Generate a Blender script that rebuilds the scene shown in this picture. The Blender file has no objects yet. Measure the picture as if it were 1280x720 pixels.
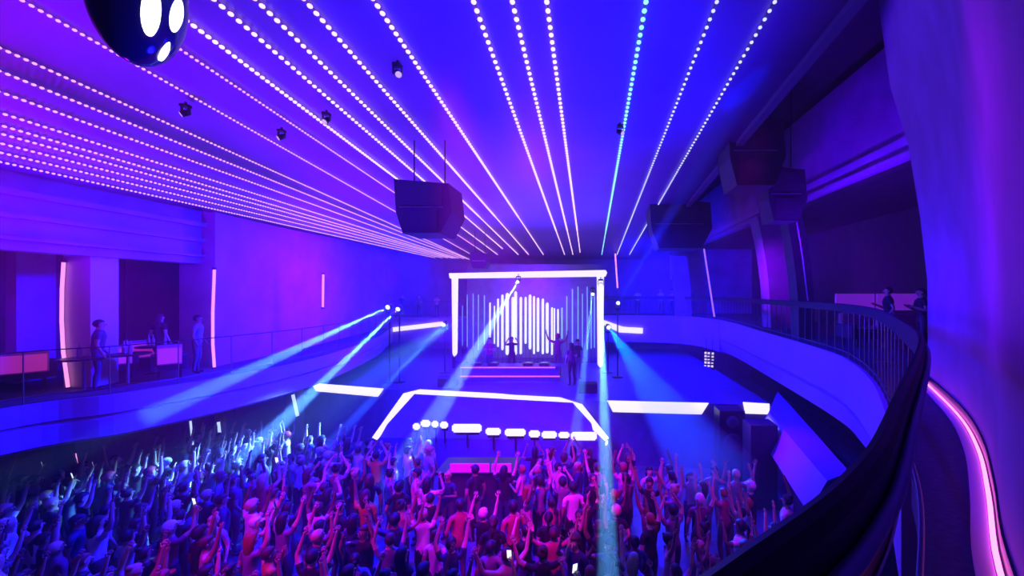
import bpy, bmesh, math, random
from mathutils import Vector, Matrix, Euler
R = math.radians
random.seed(11)
SC = bpy.context.scene
COL = SC.collection
EYE = 6.05          # camera height over the dance floor
FL = 500.0          # focal length in pixels of a 1280 wide frame
CX, CY = 737.0, 365.0

def W(px, py, d):
    """place a point of the room that lies d metres in front of the camera"""
    return Vector(((px-CX)/FL*d, d, EYE-(py-CY)/FL*d))

# ------------------------------------------------------------------ materials
MATS = {}
def mat(name, col, rough=0.6, metal=0.0, noise=0.0, scale=6.0, bump=0.0, spec=0.5, alpha=1.0, trans=0.0):
    if name in MATS: return MATS[name]
    m = bpy.data.materials.new(name); m.use_nodes = True
    nt = m.node_tree; b = nt.nodes['Principled BSDF']
    b.inputs['Base Color'].default_value = (*col, 1)
    b.inputs['Roughness'].default_value = rough
    b.inputs['Metallic'].default_value = metal
    b.inputs['Specular IOR Level'].default_value = spec
    b.inputs['Transmission Weight'].default_value = trans
    b.inputs['Alpha'].default_value = alpha
    if noise > 0 or bump > 0:
        tc = nt.nodes.new('ShaderNodeTexCoord'); n = nt.nodes.new('ShaderNodeTexNoise')
        n.inputs['Scale'].default_value = scale; n.inputs['Detail'].default_value = 4
        nt.links.new(tc.outputs['Object'], n.inputs['Vector'])
        if noise > 0:
            r = nt.nodes.new('ShaderNodeValToRGB')
            r.color_ramp.elements[0].position = 0.3; r.color_ramp.elements[1].position = 0.7
            r.color_ramp.elements[0].color = (*[c*(1-noise) for c in col], 1)
            r.color_ramp.elements[1].color = (*[min(1, c*(1+noise)) for c in col], 1)
            nt.links.new(n.outputs['Fac'], r.inputs['Fac']); nt.links.new(r.outputs['Color'], b.inputs['Base Color'])
        if bump > 0:
            bp = nt.nodes.new('ShaderNodeBump'); bp.inputs['Strength'].default_value = bump
            bp.inputs['Distance'].default_value = 0.05
            nt.links.new(n.outputs['Fac'], bp.inputs['Height']); nt.links.new(bp.outputs['Normal'], b.inputs['Normal'])
    MATS[name] = m
    return m
def emat(name, col, strength, sample=True):
    if name in MATS: return MATS[name]
    m = bpy.data.materials.new(name); m.use_nodes = True
    nt = m.node_tree; b = nt.nodes['Principled BSDF']
    b.inputs['Base Color'].default_value = (0.3, 0.3, 0.3, 1)
    b.inputs['Emission Color'].default_value = (*col, 1)
    b.inputs['Emission Strength'].default_value = strength
    if not sample: m.cycles.emission_sampling = 'NONE'
    MATS[name] = m
    return m

M_floor = mat('dance_floor', (0.10, 0.10, 0.12), 0.35, noise=.3, scale=2)
M_wall = mat('painted_wall', (0.30, 0.15, 0.42), 0.75, noise=.18, scale=1.3, bump=.15)
M_ceil = mat('ceiling_panel', (0.24, 0.12, 0.36), 0.42, noise=.12, scale=0.8, bump=.3)
M_dark = mat('dark_paint', (0.03, 0.03, 0.04), 0.6, noise=.3, scale=3)
M_black = mat('black_metal', (0.018, 0.018, 0.025), 0.35, metal=.5)
M_rail = mat('dark_rail', (0.008, 0.006, 0.016), 0.5, spec=.25)
M_post = mat('post_metal', (.10, .10, .14), .35, metal=.6)
M_steel = mat('brushed_steel', (0.45, 0.45, 0.5), 0.3, metal=.9)
M_fascia = mat('fascia_panel', (0.36, 0.18, 0.55), 0.6, noise=.08, scale=1)
M_plaster = mat('textured_plaster', (0.36, 0.16, 0.50), 0.7, noise=.14, scale=1.6, bump=.25)
M_walk = mat('walkway_carpet', (0.055, 0.055, 0.08), 0.85, noise=.3, scale=20)
M_glass = mat('clear_glass', (0.8, 0.85, 1), 0.05, trans=1.0, alpha=0.25)
M_deck = mat('stage_deck', (0.09, 0.05, 0.20), 0.5, noise=.2, scale=3)
M_sofa = mat('violet_upholstery', (0.45, 0.22, 0.40), 0.8)
M_darkfab = mat('dark_upholstery', (0.03, 0.025, 0.04), 0.9)
M_spk = mat('speaker_cloth', (0.05, 0.05, 0.09), 0.7, noise=.2, scale=40)
E_white = emat('white_led_panel', (1.0, 0.93, 0.97), 1.12)
E_frame = emat('frame_led', (1.0, 0.92, 1.0), 1.1)
E_bar = emat('stage_tube_led', (0.85, 0.95, 1.0), 1.15)
E_barc = emat('cyan_tube_led', (0.16, 0.42, 1.0), 1.15)
E_neon = emat('pink_neon', (1.0, 0.32, 0.72), 1.25)
E_neonw = emat('pale_neon', (0.55, 0.72, 1.0), 1.1)
E_neonl = emat('lilac_neon', (0.42, 0.15, 0.9), 1.0)
E_strip = emat('floor_neon', (1.0, 0.13, 0.78), 4.5)
E_line = emat('pink_line_led', (1.0, 0.14, 0.55), 1.0)
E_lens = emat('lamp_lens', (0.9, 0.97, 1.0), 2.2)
E_blue = emat('blue_lens', (0.2, 0.5, 1.0), 3.0)
E_screen = emat('phone_screen', (0.75, 0.85, 1.0), 1.6)
E_purple = emat('violet_backlit_panel', (0.22, 0.015, 0.72), 0.55)
E_pinkpan = emat('pink_backlit_panel', (0.52, 0.02, 0.32), 0.55)
E_magpan = emat('magenta_backlit_panel', (0.62, 0.0, 0.72), 1.0)
E_bulb = {'w': emat('bulb_white', (1.0, 0.66, 0.98), 1.5, False),
          'p': emat('bulb_pink', (1.0, 0.46, 0.86), 1.15, False),
          'c': emat('bulb_teal', (0.30, 0.85, 1.0), 1.4, False),
          'b': emat('bulb_blue_white', (0.62, 0.66, 1.0), 1.3, False)}

# ------------------------------------------------------------------ helpers
def tag(o, label=None, cat=None, group=None, kind=None):
    if label: o['label'] = label
    if cat: o['category'] = cat
    if group: o['group'] = group
    if kind: o['kind'] = kind
    return o
def link(name, me, mats, parent=None, loc=None, rot=None, smooth=False):
    o = bpy.data.objects.new(name, me); COL.objects.link(o)
    if mats is not None and len(me.materials) == 0:
        for m in (mats if isinstance(mats, (list, tuple)) else [mats]): me.materials.append(m)
    if parent: o.parent = parent
    if loc is not None: o.location = loc
    if rot is not None: o.rotation_euler = rot
    if smooth:
        for p in me.polygons: p.use_smooth = True
    return o
def finish(name, bm, mats, parent=None, loc=None, rot=None, smooth=False, bev=0):
    if bev:
        bmesh.ops.bevel(bm, geom=list(bm.edges), offset=bev, segments=2, affect='EDGES', profile=.7)
    bmesh.ops.recalc_face_normals(bm, faces=bm.faces)
    me = bpy.data.meshes.new(name); bm.to_mesh(me); bm.free()
    return link(name, me, mats, parent, loc, rot, smooth)
def empty(name, loc=(0, 0, 0), rot=(0, 0, 0)):
    o = bpy.data.objects.new(name, None); COL.objects.link(o); o.location = loc; o.rotation_euler = rot
    o.empty_display_size = .1
    return o
def box(bm, c, s, rot=None, mi=0):
    g = bmesh.ops.create_cube(bm, size=1.0)
    vs = g['verts']
    bmesh.ops.scale(bm, vec=s, verts=vs)
    if rot is not None: bmesh.ops.rotate(bm, matrix=rot, verts=vs, cent=(0, 0, 0))
    bmesh.ops.translate(bm, vec=c, verts=vs)
    if mi:
        for f in {f for v in vs for f in v.link_faces}: f.material_index = mi
    return vs
def boxbm(c, s, rot=None):
    bm = bmesh.new(); box(bm, c, s, rot); return bm
def tube(bm, a, b, r0, r1=None, seg=8, caps=True):
    a = Vector(a); b = Vector(b); r1 = r0 if r1 is None else r1
    d = b-a; L = d.length
    g = bmesh.ops.create_cone(bm, cap_ends=caps, segments=seg, radius1=r0, radius2=r1, depth=L)
    vs = g['verts']
    q = Vector((0, 0, 1)).rotation_difference(d.normalized())
    bmesh.ops.rotate(bm, matrix=q.to_matrix(), verts=vs, cent=(0, 0, 0))
    bmesh.ops.translate(bm, vec=(a+b)/2, verts=vs)
    return vs
def ball(bm, c, r, sub=2, sc=(1, 1, 1)):
    g = bmesh.ops.create_icosphere(bm, subdivisions=sub, radius=r)
    bmesh.ops.scale(bm, vec=sc, verts=g['verts']); bmesh.ops.translate(bm, vec=c, verts=g['verts'])
    return g['verts']
def prism(pts, d):
    """extrude the polygon pts (3D) along the vector d"""
    bm = bmesh.new(); d = Vector(d)
    a = [bm.verts.new(Vector(p)) for p in pts]; b = [bm.verts.new(Vector(p)+d) for p in pts]
    bm.faces.new(a); bm.faces.new(b[::-1]); n = len(pts)
    for i in range(n): bm.faces.new((a[i], a[(i+1) % n], b[(i+1) % n], b[i]))
    bmesh.ops.triangulate(bm, faces=[f for f in bm.faces if len(f.verts) > 4])
    return bm
def lathe(bm, prof, seg=20, c=(0, 0, 0)):
    rings = []
    for r, z in prof:
        rings.append([bm.verts.new((c[0]+r*math.cos(2*math.pi*k/seg), c[1]+r*math.sin(2*math.pi*k/seg), c[2]+z)) for k in range(seg)])
    for i in range(len(rings)-1):
        for k in range(seg):
            bm.faces.new((rings[i][k], rings[i][(k+1) % seg], rings[i+1][(k+1) % seg], rings[i+1][k]))
    bm.faces.new(rings[0][::-1]); bm.faces.new(rings[-1])
def spline(pts, n=8):
    """Catmull-Rom through 2D/3D points"""
    P = [Vector(p) for p in pts]; P = [2*P[0]-P[1]]+P+[2*P[-1]-P[-2]]
    out = []
    for i in range(1, len(P)-2):
        for k in range(n):
            t = k/n; a, b, c, d = P[i-1], P[i], P[i+1], P[i+2]
            out.append(.5*((2*b)+(c-a)*t+(2*a-5*b+4*c-d)*t*t+(3*b-a-3*c+d)*t*t*t))
    out.append(P[-2])
    return out
def normals2(path):
    ns = []
    for i, p in enumerate(path):
        a = path[max(0, i-1)]; b = path[min(len(path)-1, i+1)]
        t = Vector((b[0]-a[0], b[1]-a[1])).normalized()
        ns.append(Vector((t.y, -t.x)))          # to the right of travel
    return ns
def sweep(path, prof, closed_prof=True, caps=True):
    """path: list of (x, y[, z]); prof: (u, v) u = to the right of travel, v = up"""
    bm = bmesh.new(); ns = normals2(path); rows = []
    for p, n in zip(path, ns):
        z = p[2] if len(p) > 2 else 0
        rows.append([bm.verts.new((p[0]+n.x*u, p[1]+n.y*u, z+v)) for u, v in prof])
    m = len(prof)
    for i in range(len(rows)-1):
        for k in range(m if closed_prof else m-1):
            bm.faces.new((rows[i][k], rows[i][(k+1) % m], rows[i+1][(k+1) % m], rows[i+1][k]))
    if caps and closed_prof:
        bm.faces.new(rows[0]); bm.faces.new(rows[-1][::-1])
    return bm
def circ(r, seg=8, c=(0, 0), sx=1, sy=1):
    return [(c[0]+sx*r*math.cos(2*math.pi*k/seg), c[1]+sy*r*math.sin(2*math.pi*k/seg)) for k in range(seg)]
def struct(name, bm, m, smooth=False):
    return tag(finish(name, bm, m, smooth=smooth), kind='structure')

# ------------------------------------------------------------------ the plan
RP = spline([(-7.5, -2.6), (-3.2, -1.6), (-1.1, -.5), (-.28, .08), (.11, .37), (.41, .61), (.77, 1.0), (2.03, 2.45), (2.9, 3.7), (4.0, 5.4), (4.75, 6.7),
             (5.45, 8.24), (5.9, 9.93), (6.4, 14.8), (6.75, 19.0), (6.6, 22.0), (5.6, 24.0), (3.4, 24.8), (0.9, 25.0)], 8)
LP = spline([(-11.7, -2.0), (-11.6, 3.0), (-11.25, 7.5), (-10.25, 8.9), (-9.5, 11.0), (-9.25, 13.0), (-9.5, 15.5), (-10.4, 19.5), (-11.6, 22.8), (-12.3, 25.0)], 8)
RF = 4.60    # right balcony floor
LFZ = 3.85   # left balcony floor

# ------------------------------------------------------------------ room shell
struct('floor', boxbm((-3, 11.5, -.1), (30, 32, .2)), M_floor)
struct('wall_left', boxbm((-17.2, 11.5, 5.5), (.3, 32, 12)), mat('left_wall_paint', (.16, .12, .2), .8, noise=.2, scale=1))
struct('wall_right', boxbm((11.2, 11.5, 6), (.3, 32, 13)), M_dark)
struct('wall_back', boxbm((-3, 27.4, 6), (30, .3, 13)), M_wall)
struct('wall_front', boxbm((-3, -4.4, 6), (30, .3, 13)), M_dark)
struct('ceiling_upper', boxbm((-3, 11.5, 12.3), (30, 32, .2)), M_dark)

# LED ceiling: a panel whose height follows the rows of lights
K = [(0.575, 405), (0.395, 405), (0.175, 405), (-0.133, 405), (-0.24, 405), (-0.36, 405), (-.667, 405), (-.88, 405), (-1.03, 405), (-1.158, 405), (-1.328, 405), (-1.495, 404), (-1.767, 402),
     (-2.22, 392), (-2.49, 385), (-2.78, 380), (-3.15, 375), (-3.42, 372), (-3.63, 370), (-3.9, 368), (-4.19, 366.5), (-4.53, 365)]
STR = []
for k, vy in K:
    s = (vy-365)/500.0; H0 = 2.3+s*25.0
    STR.append((k*H0, s, H0))
def ceilz(i, y): x, s, H0 = STR[i]; return EYE+H0-s*y
bm = bmesh.new()
prof = [(3.5, .08, 4.3)]+STR+[(-11.1, 0, 2.28)]
rows = []
for x, s, H0 in prof:
    rows.append([bm.verts.new((x, y, EYE+H0-s*y+.045)) for y in [-4.2+j*1.0 for j in range(32)]])
for i in range(len(rows)-1):
    for j in range(31): bm.faces.new((rows[i][j], rows[i+1][j], rows[i+1][j+1], rows[i][j+1]))
bmesh.ops.recalc_face_normals(bm, faces=bm.faces)
g = bmesh.ops.extrude_face_region(bm, geom=list(bm.faces))
bmesh.ops.translate(bm, vec=(0, 0, .14), verts=[v for v in g['geom'] if isinstance(v, bmesh.types.BMVert)])
struct('ceiling', bm, M_ceil, smooth=True)

# rows of ceiling lights
def bulb_mesh(r, sub):
    bm = bmesh.new(); ball(bm, (0, 0, 0), r, sub, (1, 1, .8)); me = bpy.data.meshes.new('bulb'); bm.to_mesh(me); bm.free(); return me
BM_ = {}
kinds = ['b', 'b', 'c', 'w', 'w', 'w', 'w', 'w', 'w', 'w', 'w', 'p', 'p', 'p', 'p', 'p', 'p', 'p', 'p', 'p', 'p', 'p']
for kk in 'wpcb':
    BM_[kk] = bulb_mesh(.036 if kk in 'wc' else .025 if kk == 'p' else .028, 2); BM_[kk].materials.append(E_bulb[kk])
ORD = ['first', 'second', 'third', 'fourth', 'fifth', 'sixth', 'seventh', 'eighth', 'ninth', 'tenth', 'eleventh', 'twelfth', 'thirteenth', 'fourteenth', 'fifteenth',
       'sixteenth', 'seventeenth', 'eighteenth', 'nineteenth', 'twentieth', 'twenty-first', 'twenty-second']
cname = {'b': 'blue-white', 'c': 'teal', 'w': 'pinkish white', 'p': 'pink'}
for i, (x, s, H0) in enumerate(STR):
    y0 = max(3.2, abs(x)/1.52*.98) if x < 0 else 3.2
    y1 = 25.0 if i < 13 else 27.1
    if i == 3: y1 = 24.3
    if i in (9,): y1 = 23
    t = empty('light_strip', (x, y0, ceilz(i, y0)))
    if i == 0: lab = 'string of small blue-white bulbs, the row nearest the dark right side'
    elif i == len(STR)-1: lab = 'string of pink bulbs, the lowest row along the left ceiling edge'
    elif kinds[i] == 'c': lab = 'string of teal bulbs, the only teal row on the ceiling'
    else: lab = f'string of {cname[kinds[i]]} bulbs on the ceiling, {ORD[i]} row counted from the right'
    tag(t, lab, 'string lights', 'rows of bulbs on the ceiling')
    bm = bmesh.new()
    tube(bm, (0, 0, .025), (0, y1-y0, .025-s*(y1-y0)), .005, seg=5)
    finish('cable', bm, M_black, t)
    sp = .153 if x > -2.2 else .13 if x > -5.2 else .11 if x > -6 else .088
    n = int((y1-y0)/sp)
    rest = bmesh.new()
    for q in range(n):
        p = (0, q*sp, -s*q*sp)
        if q < 100:
            o = bpy.data.objects.new('bulb', BM_[kinds[i]]); COL.objects.link(o); o.parent = t; o.location = p
        else:
            ball(rest, p, .024 if x < -5 else .028, 1)
    if n > 100:
        tag(finish('bulb', rest, E_bulb[kinds[i]], t), kind='stuff')
    else: rest.free()

# edge beam where the LED ceiling stops and the dark void over the right balcony
bm = bmesh.new()
for j in range(1):
    a = Vector((3.55, -4.2, EYE+4.3+.08*4.2+.1)); b = Vector((3.55, 27.2, EYE+4.3-.08*27.2+.1))
    vs = [bm.verts.new(p) for p in (a+Vector((-.07, 0, -.16)), a+Vector((.1, 0, -.16)), a+Vector((.1, 0, 2)), a+Vector((-.07, 0, .1)),
                                     b+Vector((-.07, 0, -.16)), b+Vector((.1, 0, -.16)), b+Vector((.1, 0, 4.1)), b+Vector((-.07, 0, .1)))]
    for f in ((0, 1, 2, 3), (7, 6, 5, 4), (0, 4, 5, 1), (1, 5, 6, 2), (2, 6, 7, 3), (3, 7, 4, 0)): bm.faces.new([vs[k] for k in f])
struct('trim_1', bm, mat('edge_beam', (.12, .12, .16), .4))

LFZ0 = 3.86
# left bulkhead, recess and columns
struct('wall_bulkhead_left', boxbm((-11.6, 3.9, 7.75), (.5, 16.2, 1.75)), M_wall)
bm = boxbm((-11.28, 3.9, 8.0), (.16, 16.2, .12)); box(bm, (-11.30, 3.9, 7.55), (.12, 16.2, .10))
box(bm, (-11.29, 3.9, 7.1), (.14, 16.2, .06))
struct('trim_2', bm, M_wall)
struct('wall_side_left', prism([(-10.95, 11.7, LFZ0), (-11.2, 16, LFZ0), (-13.0, 27.2, LFZ0), (-14.0, 27.2, LFZ0), (-12.0, 11.7, LFZ0)], (0, 0, 5.0)), M_wall)
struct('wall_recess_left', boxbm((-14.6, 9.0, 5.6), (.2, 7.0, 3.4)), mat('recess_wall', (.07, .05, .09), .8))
struct('wall_niche_left', boxbm((-13.6, 9.75, 5.6), (.25, .7, 3.4)), M_wall)
struct('column_left', boxbm((-11.82, 9.5, 5.5), (.62, .55, 3.3)), mat('column_paint', (.5, .42, .5), .6))
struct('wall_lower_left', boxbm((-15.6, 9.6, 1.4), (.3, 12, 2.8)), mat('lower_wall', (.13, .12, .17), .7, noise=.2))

# left balcony
bm = prism([(p[0], p[1], LFZ-.22) for p in LP]+[(-17, 27.2, LFZ-.22), (-17, -4.2, LFZ-.22)], (0, 0, .22))
struct('floor_balcony_left', bm, M_walk)
left_fascia = [(0, -.02), (.05, -.02), (.05, -.42), (.0, -.45), (.0, -.49), (.04, -.52), (.04, -.9), (-.1, -.98), (-.3, -.98), (-.3, -.22), (0, -.22)]
bm = sweep([(p[0], p[1], LFZ) for p in LP], left_fascia)
struct('trim_3', bm, M_fascia, smooth=False)

# right balcony
far = [p for p in RP]
bm = prism([(p[0], p[1], RF-.25) for p in RP]+[(.9, 27.2, RF-.25), (11, 27.2, RF-.25), (11, -4.2, RF-.25), (-7.5, -4.2, RF-.25)], (0, 0, .25))
struct('floor_balcony_right', bm, M_walk)
# left of travel is the void for this path, hence negative u
right_fascia = [(0, -.0), (-.06, -.0), (-.06, -.98), (-.02, -1.02), (0.04, -1.02), (.04, -1.08), (-.02, -1.1), (.12, -1.62), (.5, -1.68), (.5, -.25), (0, -.25)]
iN = next(i for i, p in enumerate(RP) if p[1] > 20.5)
iS = next(i for i, p in enumerate(RP) if p[1] > 3.2)
bm = sweep([(p[0], p[1], RF) for p in RP[iS:iN+1]], right_fascia)
struct('trim_4', bm, M_fascia)
bm = sweep([(p[0], p[1], RF) for p in RP[iN:]], [(0, 0), (-.08, 0), (-.08, -1.65), (.4, -1.75), (.4, -.25), (0, -.25)])
struct('trim_5', bm, M_fascia)
# back balcony on the left of the stage
bm = prism([(-12.6, 24.9, 2.95), (-7.0, 24.9, 2.95), (-7.0, 27.2, 2.95), (-12.6, 27.2, 2.95)], (0, 0, 1.5))
struct('floor_balcony_back', bm, M_fascia)

# big rounded wall beside the walkway on the right
prof_z = [(480, 1160), (350, 1159), (270, 1150), (180, 1135), (110, 1113), (20, 1100), (-60, 1094)]
WB = [(1.1, -4.0), (1.1, -1.5), (1.2, .3), (1.56, 1.25), (2.12, 2.02), (2.84, 2.80), (3.56, 3.62), (4.30, 4.62), (5.33, 6.3)]
WB = spline(WB, 5)
bm = bmesh.new(); rows = []
for (py, px) in prof_z:
    z = EYE-(py-CY)/FL*6.3 if py != 480 else RF
    dx = (px-1160)/FL*6.3
    rows.append([bm.verts.new((p[0]+dx, p[1], z)) for p in WB]+[bm.verts.new((WB[-1][0]+dx+.35, 6.45, z)), bm.verts.new((WB[-1][0]+dx+2.5, 6.3, z))])
for i in range(len(rows)-1):
    for k in range(len(rows[0])-1): bm.faces.new((rows[i][k], rows[i][k+1], rows[i+1][k+1], rows[i+1][k]))
g = bmesh.ops.extrude_face_region(bm, geom=list(bm.faces))
bmesh.ops.translate(bm, vec=(.25, -.12, 0), verts=[v for v in g['geom'] if isinstance(v, bmesh.types.BMVert)])
struct('wall_curved_right', bm, M_plaster, smooth=True)
# recessed plinth and glowing floor strip at its foot
bm = sweep([(p[0], p[1], RF) for p in WB[12:]], [(-.012, 0), (-.012, .13), (.02, .15), (.02, 0)])
struct('baseboard_right', bm, M_black)
struct('neon_spill_strip', sweep([(p[0], p[1], RF) for p in WB[12:]], [(-.13, 0), (-.13, .012), (-.05, .014), (-.05, 0)]), mat('neon_spill_pale', (.55, .4, .6), .6))  # added pale strip that catches the neon, for its glow on the floor
bm = sweep([(p[0], p[1], RF) for p in WB[12:]], circ(.013, 6, (-.035, .03)))
nl = finish('floor_neon_light', bm, E_strip)
tag(nl, 'pink white neon line curving along the floor at foot of purple wall', 'neon light')

# bulkhead over the right balcony with its lower lip
struct('wall_bulkhead_right', boxbm((7.2, 15.5, 10.45), (.4, 23, 2.8)), M_wall)
bm = boxbm((6.93, 15.5, 9.05), (.18, 23, .09)); box(bm, (6.96, 15.5, 9.36), (.12, 23, .2))
struct('trim_6', bm, M_fascia)
struct('ceiling_right', boxbm((9.2, 15.5, 9.0), (3.8, 23, .15)), M_dark)
# leaning violet column and dark column
def lean(name, x0, x1, y, z0, z1, dx, dy, m):
    bm = bmesh.new(); nseg = 5; rows = []
    for k in range(nseg+1):
        t = k/nseg; z = z0+(z1-z0)*t; o = dx*t*t
        rows.append([bm.verts.new(v) for v in ((x0+o, y, z), (x1+o, y, z), (x1+o, y+dy, z), (x0+o, y+dy, z))])
    for a, b in zip(rows, rows[1:]):
        for k in range(4): bm.faces.new((a[k], a[(k+1) % 4], b[(k+1) % 4], b[k]))
    bm.faces.new(rows[0]); bm.faces.new(rows[-1])
    return struct(name, bm, m)
lean('column_right_1', 7.25, 8.15, 16.0, RF, 9.1, -.55, .8, M_wall)
lean('column_right_2', 6.45, 6.95, 12.3, RF, 9.6, -.7, .5, M_dark)
lean('column_right_3', 5.2, 6.1, 23.9, RF, 8.2, -.3, .6, M_wall)

# ------------------------------------------------------------------ railings
def railing(path, zf, h, label, step, hr, post_r, extra_rail=True, glass=False, i_post0=0, sgn=1, top_mat=None, hprof=None):
    t = empty('balcony_railing', (path[0][0], path[0][1], zf)); o3 = Vector((path[0][0], path[0][1], 0))
    loc = [(p[0]-o3.x, p[1]-o3.y, 0) for p in path]
    tag(t, label, 'railing')
    finish('handrail', sweep([(p[0], p[1], h) for p in loc], hprof or circ(1, 10, (0.0, 0), hr, hr*.42)), top_mat or M_rail, t, smooth=hprof is None)
    if extra_rail: finish('lower_rail', sweep([(p[0], p[1], .12) for p in loc], circ(.015, 6, (.0, 0))), M_post, t, smooth=True)
    acc = 0; n = 0
    for i in range(i_post0+1, len(loc)):
        a = Vector(loc[i-1]); b = Vector(loc[i]); L = (b-a).length; s = 0
        while acc+L-s >= step:
            s += step-acc; acc = 0
            p = a.lerp(b, s/L); d = (b-a).normalized(); nn = Vector((0, 0, 0))
            bm = bmesh.new(); tube(bm, p, p+Vector((0, 0, h)), post_r, seg=6)
            if n < 100: finish('post', bm, M_post, t)
            else: bm.free()
            n += 1
        acc += L-s
    return t
inear = next(i for i, p in enumerate(RP) if p[1] > 2.9)
board = [(-.014, -.17), (-.018, -.02), (-.012, .0), (0, .006), (.012, .0), (.018, -.02), (.014, -.17)]
rt = railing(RP, RF, 1.18, 'dark curved railing with a deep handrail sweeping past the right balcony edge', .44, .062, .011, i_post0=inear, hprof=board)
o3 = Vector((RP[0][0], RP[0][1], 0))
near = [(p[0]-o3.x, p[1]-o3.y, 0) for p in RP]
finish('inner_rail', sweep([(p[0], p[1], 1.18-.075) for p in near], circ(.012, 8, (.028, 0))), mat('blue_highlight_rail', (.30, .28, .6), .45, metal=.2), rt, smooth=True)  # blue highlight streak along the railing, put into this rail's colour
finish('edge_trim', sweep([(p[0], p[1], 1.18-.172) for p in near], circ(.0035, 5, (.016, 0))), M_steel, rt, smooth=True)
railing(LP, LFZ, 1.02, 'thin dark railing along the left balcony edge above the crowd', 1.1, .028, .012, sgn=-1)
railing([Vector((-12.4, 25.0)), Vector((-9.8, 25.0)), Vector((-7.2, 25.0))], 4.45, 1.0, 'small railing on the back balcony left of the stage frame', .7, .028, .012, sgn=-1)

# ------------------------------------------------------------------ stage
stage_front = [(-12.2, 16.9), (-8.1, 15.75), (-6.6, 15.55), (-1.07, 14.4), (.6, 14.0), (4.1, 13.72), (6.2, 13.5)]
DZ = 2.22
bm = prism([(x, y, 0) for x, y in stage_front]+[(6.2, 26.9, 0), (-12.2, 26.9, 0)], (0, 0, DZ))
tag(finish('stage_platform', bm, M_deck), 'wide raised dark stage platform behind the crowd', 'stage')
# white LED bands: each one a chamfered strip fixed on the stage front
def band(pts, label, dof=-.07, z0=DZ+.03, name='led_band', m=None):
    P = []
    for px, py, d in pts: P.append(W(px, py, d))
    bm = prism(P, (0, .05, 0))
    o = finish(name, bm, m or E_white); tag(o, label, 'light band', 'white light bands on the stage front'); return o
def fd(px):  # depth of the stage front seen in this column
    k = (px-CX)/FL
    for (x0, y0), (x1, y1) in zip(stage_front, stage_front[1:]):
        for t in [j/40 for j in range(41)]:
            x = x0+(x1-x0)*t; y = y0+(y1-y0)*t
            if abs(x/y-k) < .006: return y-.09
    return 13.6
band([(389, 479, fd(392)), (479, 486, fd(479)), (472, 496, fd(472)), (395, 489, fd(395))], 'slanted white light band on the stage front, left of the central ramp')
band([(759, 501, fd(759)), (886, 504, fd(886)), (877, 518, fd(877)), (766, 515, fd(766))], 'long white light band on the stage front, right of the central ramp')
band([(929, 503, fd(929)), (962, 505, fd(955)), (962, 518, fd(955)), (932, 517, fd(932))], 'short white light band on the stage front under the right balcony')
up = [(504, 492), (524, 487), (620, 492), (642, 494), (700, 497), (728, 506)]
lo = [(717, 514), (687, 510), (643, 508), (641, 504), (573, 501), (569, 504), (511, 503)]
t = empty('central_light_band', W(610, 495, 15)); tag(t, 'big white light band outlining the front and ramp edges of the central stage', 'light band')
def local(bm, t):
    bmesh.ops.translate(bm, vec=-t.location, verts=bm.verts); return bm
finish('top_band', local(prism([W(px, py, fd(px)) for px, py in up+lo], (0, .05, 0)), t), E_white, t)
def ramp_edge(a, b, c, d): return prism([a, b, c, d], (.0, .06, 0.0))
finish('ramp_edge', local(ramp_edge(W(504, 492, 15.3), W(512, 503, 15.2), W(471, 550, 13.05), W(465, 547, 13.05)), t), E_white, t)
finish('ramp_edge', local(ramp_edge(W(727, 505, 14.1), W(716, 514, 14.1), W(756, 551, 12.75), W(761, 548, 12.75)), t), E_white, t)
# lower thrust in front with a row of bright boxes
L0, R0 = W(467, 552, 13.1), W(760, 552, 12.75)
bm = bmesh.new()
pl = [Vector((-6.7, 15.3, 0)), Vector((-.6, 14.1, 0)), Vector((R0.x, R0.y+.1, 0)), Vector((L0.x, L0.y+.1, 0))]
zt = [2.15, 2.15, 1.25, 1.25]
a = [bm.verts.new(p) for p in pl]; b = [bm.verts.new(Vector((p.x, p.y, z))) for p, z in zip(pl, zt)]
bm.faces.new(a); bm.faces.new(b)
for i in range(4): bm.faces.new((a[i], a[(i+1) % 4], b[(i+1) % 4], b[i]))
tag(finish('stage_ramp', bm, M_deck), 'sloping dark front apron of the central stage between its lit edges', 'ramp')
segs = [(516, 525, 529, 537), (526, 538, 525, 533), (539.5, 548, 526, 534), (550, 560, 527, 535), (565, 602, 530, 539), (607, 626, 535, 543), (631, 657, 536, 544), (661, 675, 538, 546),
        (677, 696, 539, 547), (698, 712, 540, 547), (713.5, 746, 540, 549)]
side = ['leftmost small', 'second small', 'third small', 'fourth small', 'long one beside the four small', 'sixth from the left, medium', 'middle long', 'narrow one right of the middle', 'ninth from the left, medium', 'narrow one beside the last long', 'rightmost long']
for (x0, x1, y0, y1), nm in zip(segs, side):
    a, b = W(x0, y0, 12.9), W(x1, y1+1.2*(x1-x0)/30, 12.9)
    sx = b.x-a.x; sz = a.z-b.z
    t = empty('front_light_box', ((a.x+b.x)/2, 12.9, b.z-.5)); tag(t, f'white glowing box, {nm} in the row before the stage', 'light box', 'row of white light boxes before the stage')
    bm = boxbm((0, 0, .5+sz/2), (sx, .08, sz)); bmesh.ops.bevel(bm, geom=list(bm.edges), offset=min(.05, sz*.3), segments=3, affect='EDGES')
    finish('diffuser', bm, E_white, t)
    bm = boxbm((0, .07, .45), (sx*.8, .04, .1)); box(bm, (0, .07, .25), (.05, .04, .5)); finish('bracket', bm, M_black, t)

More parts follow.
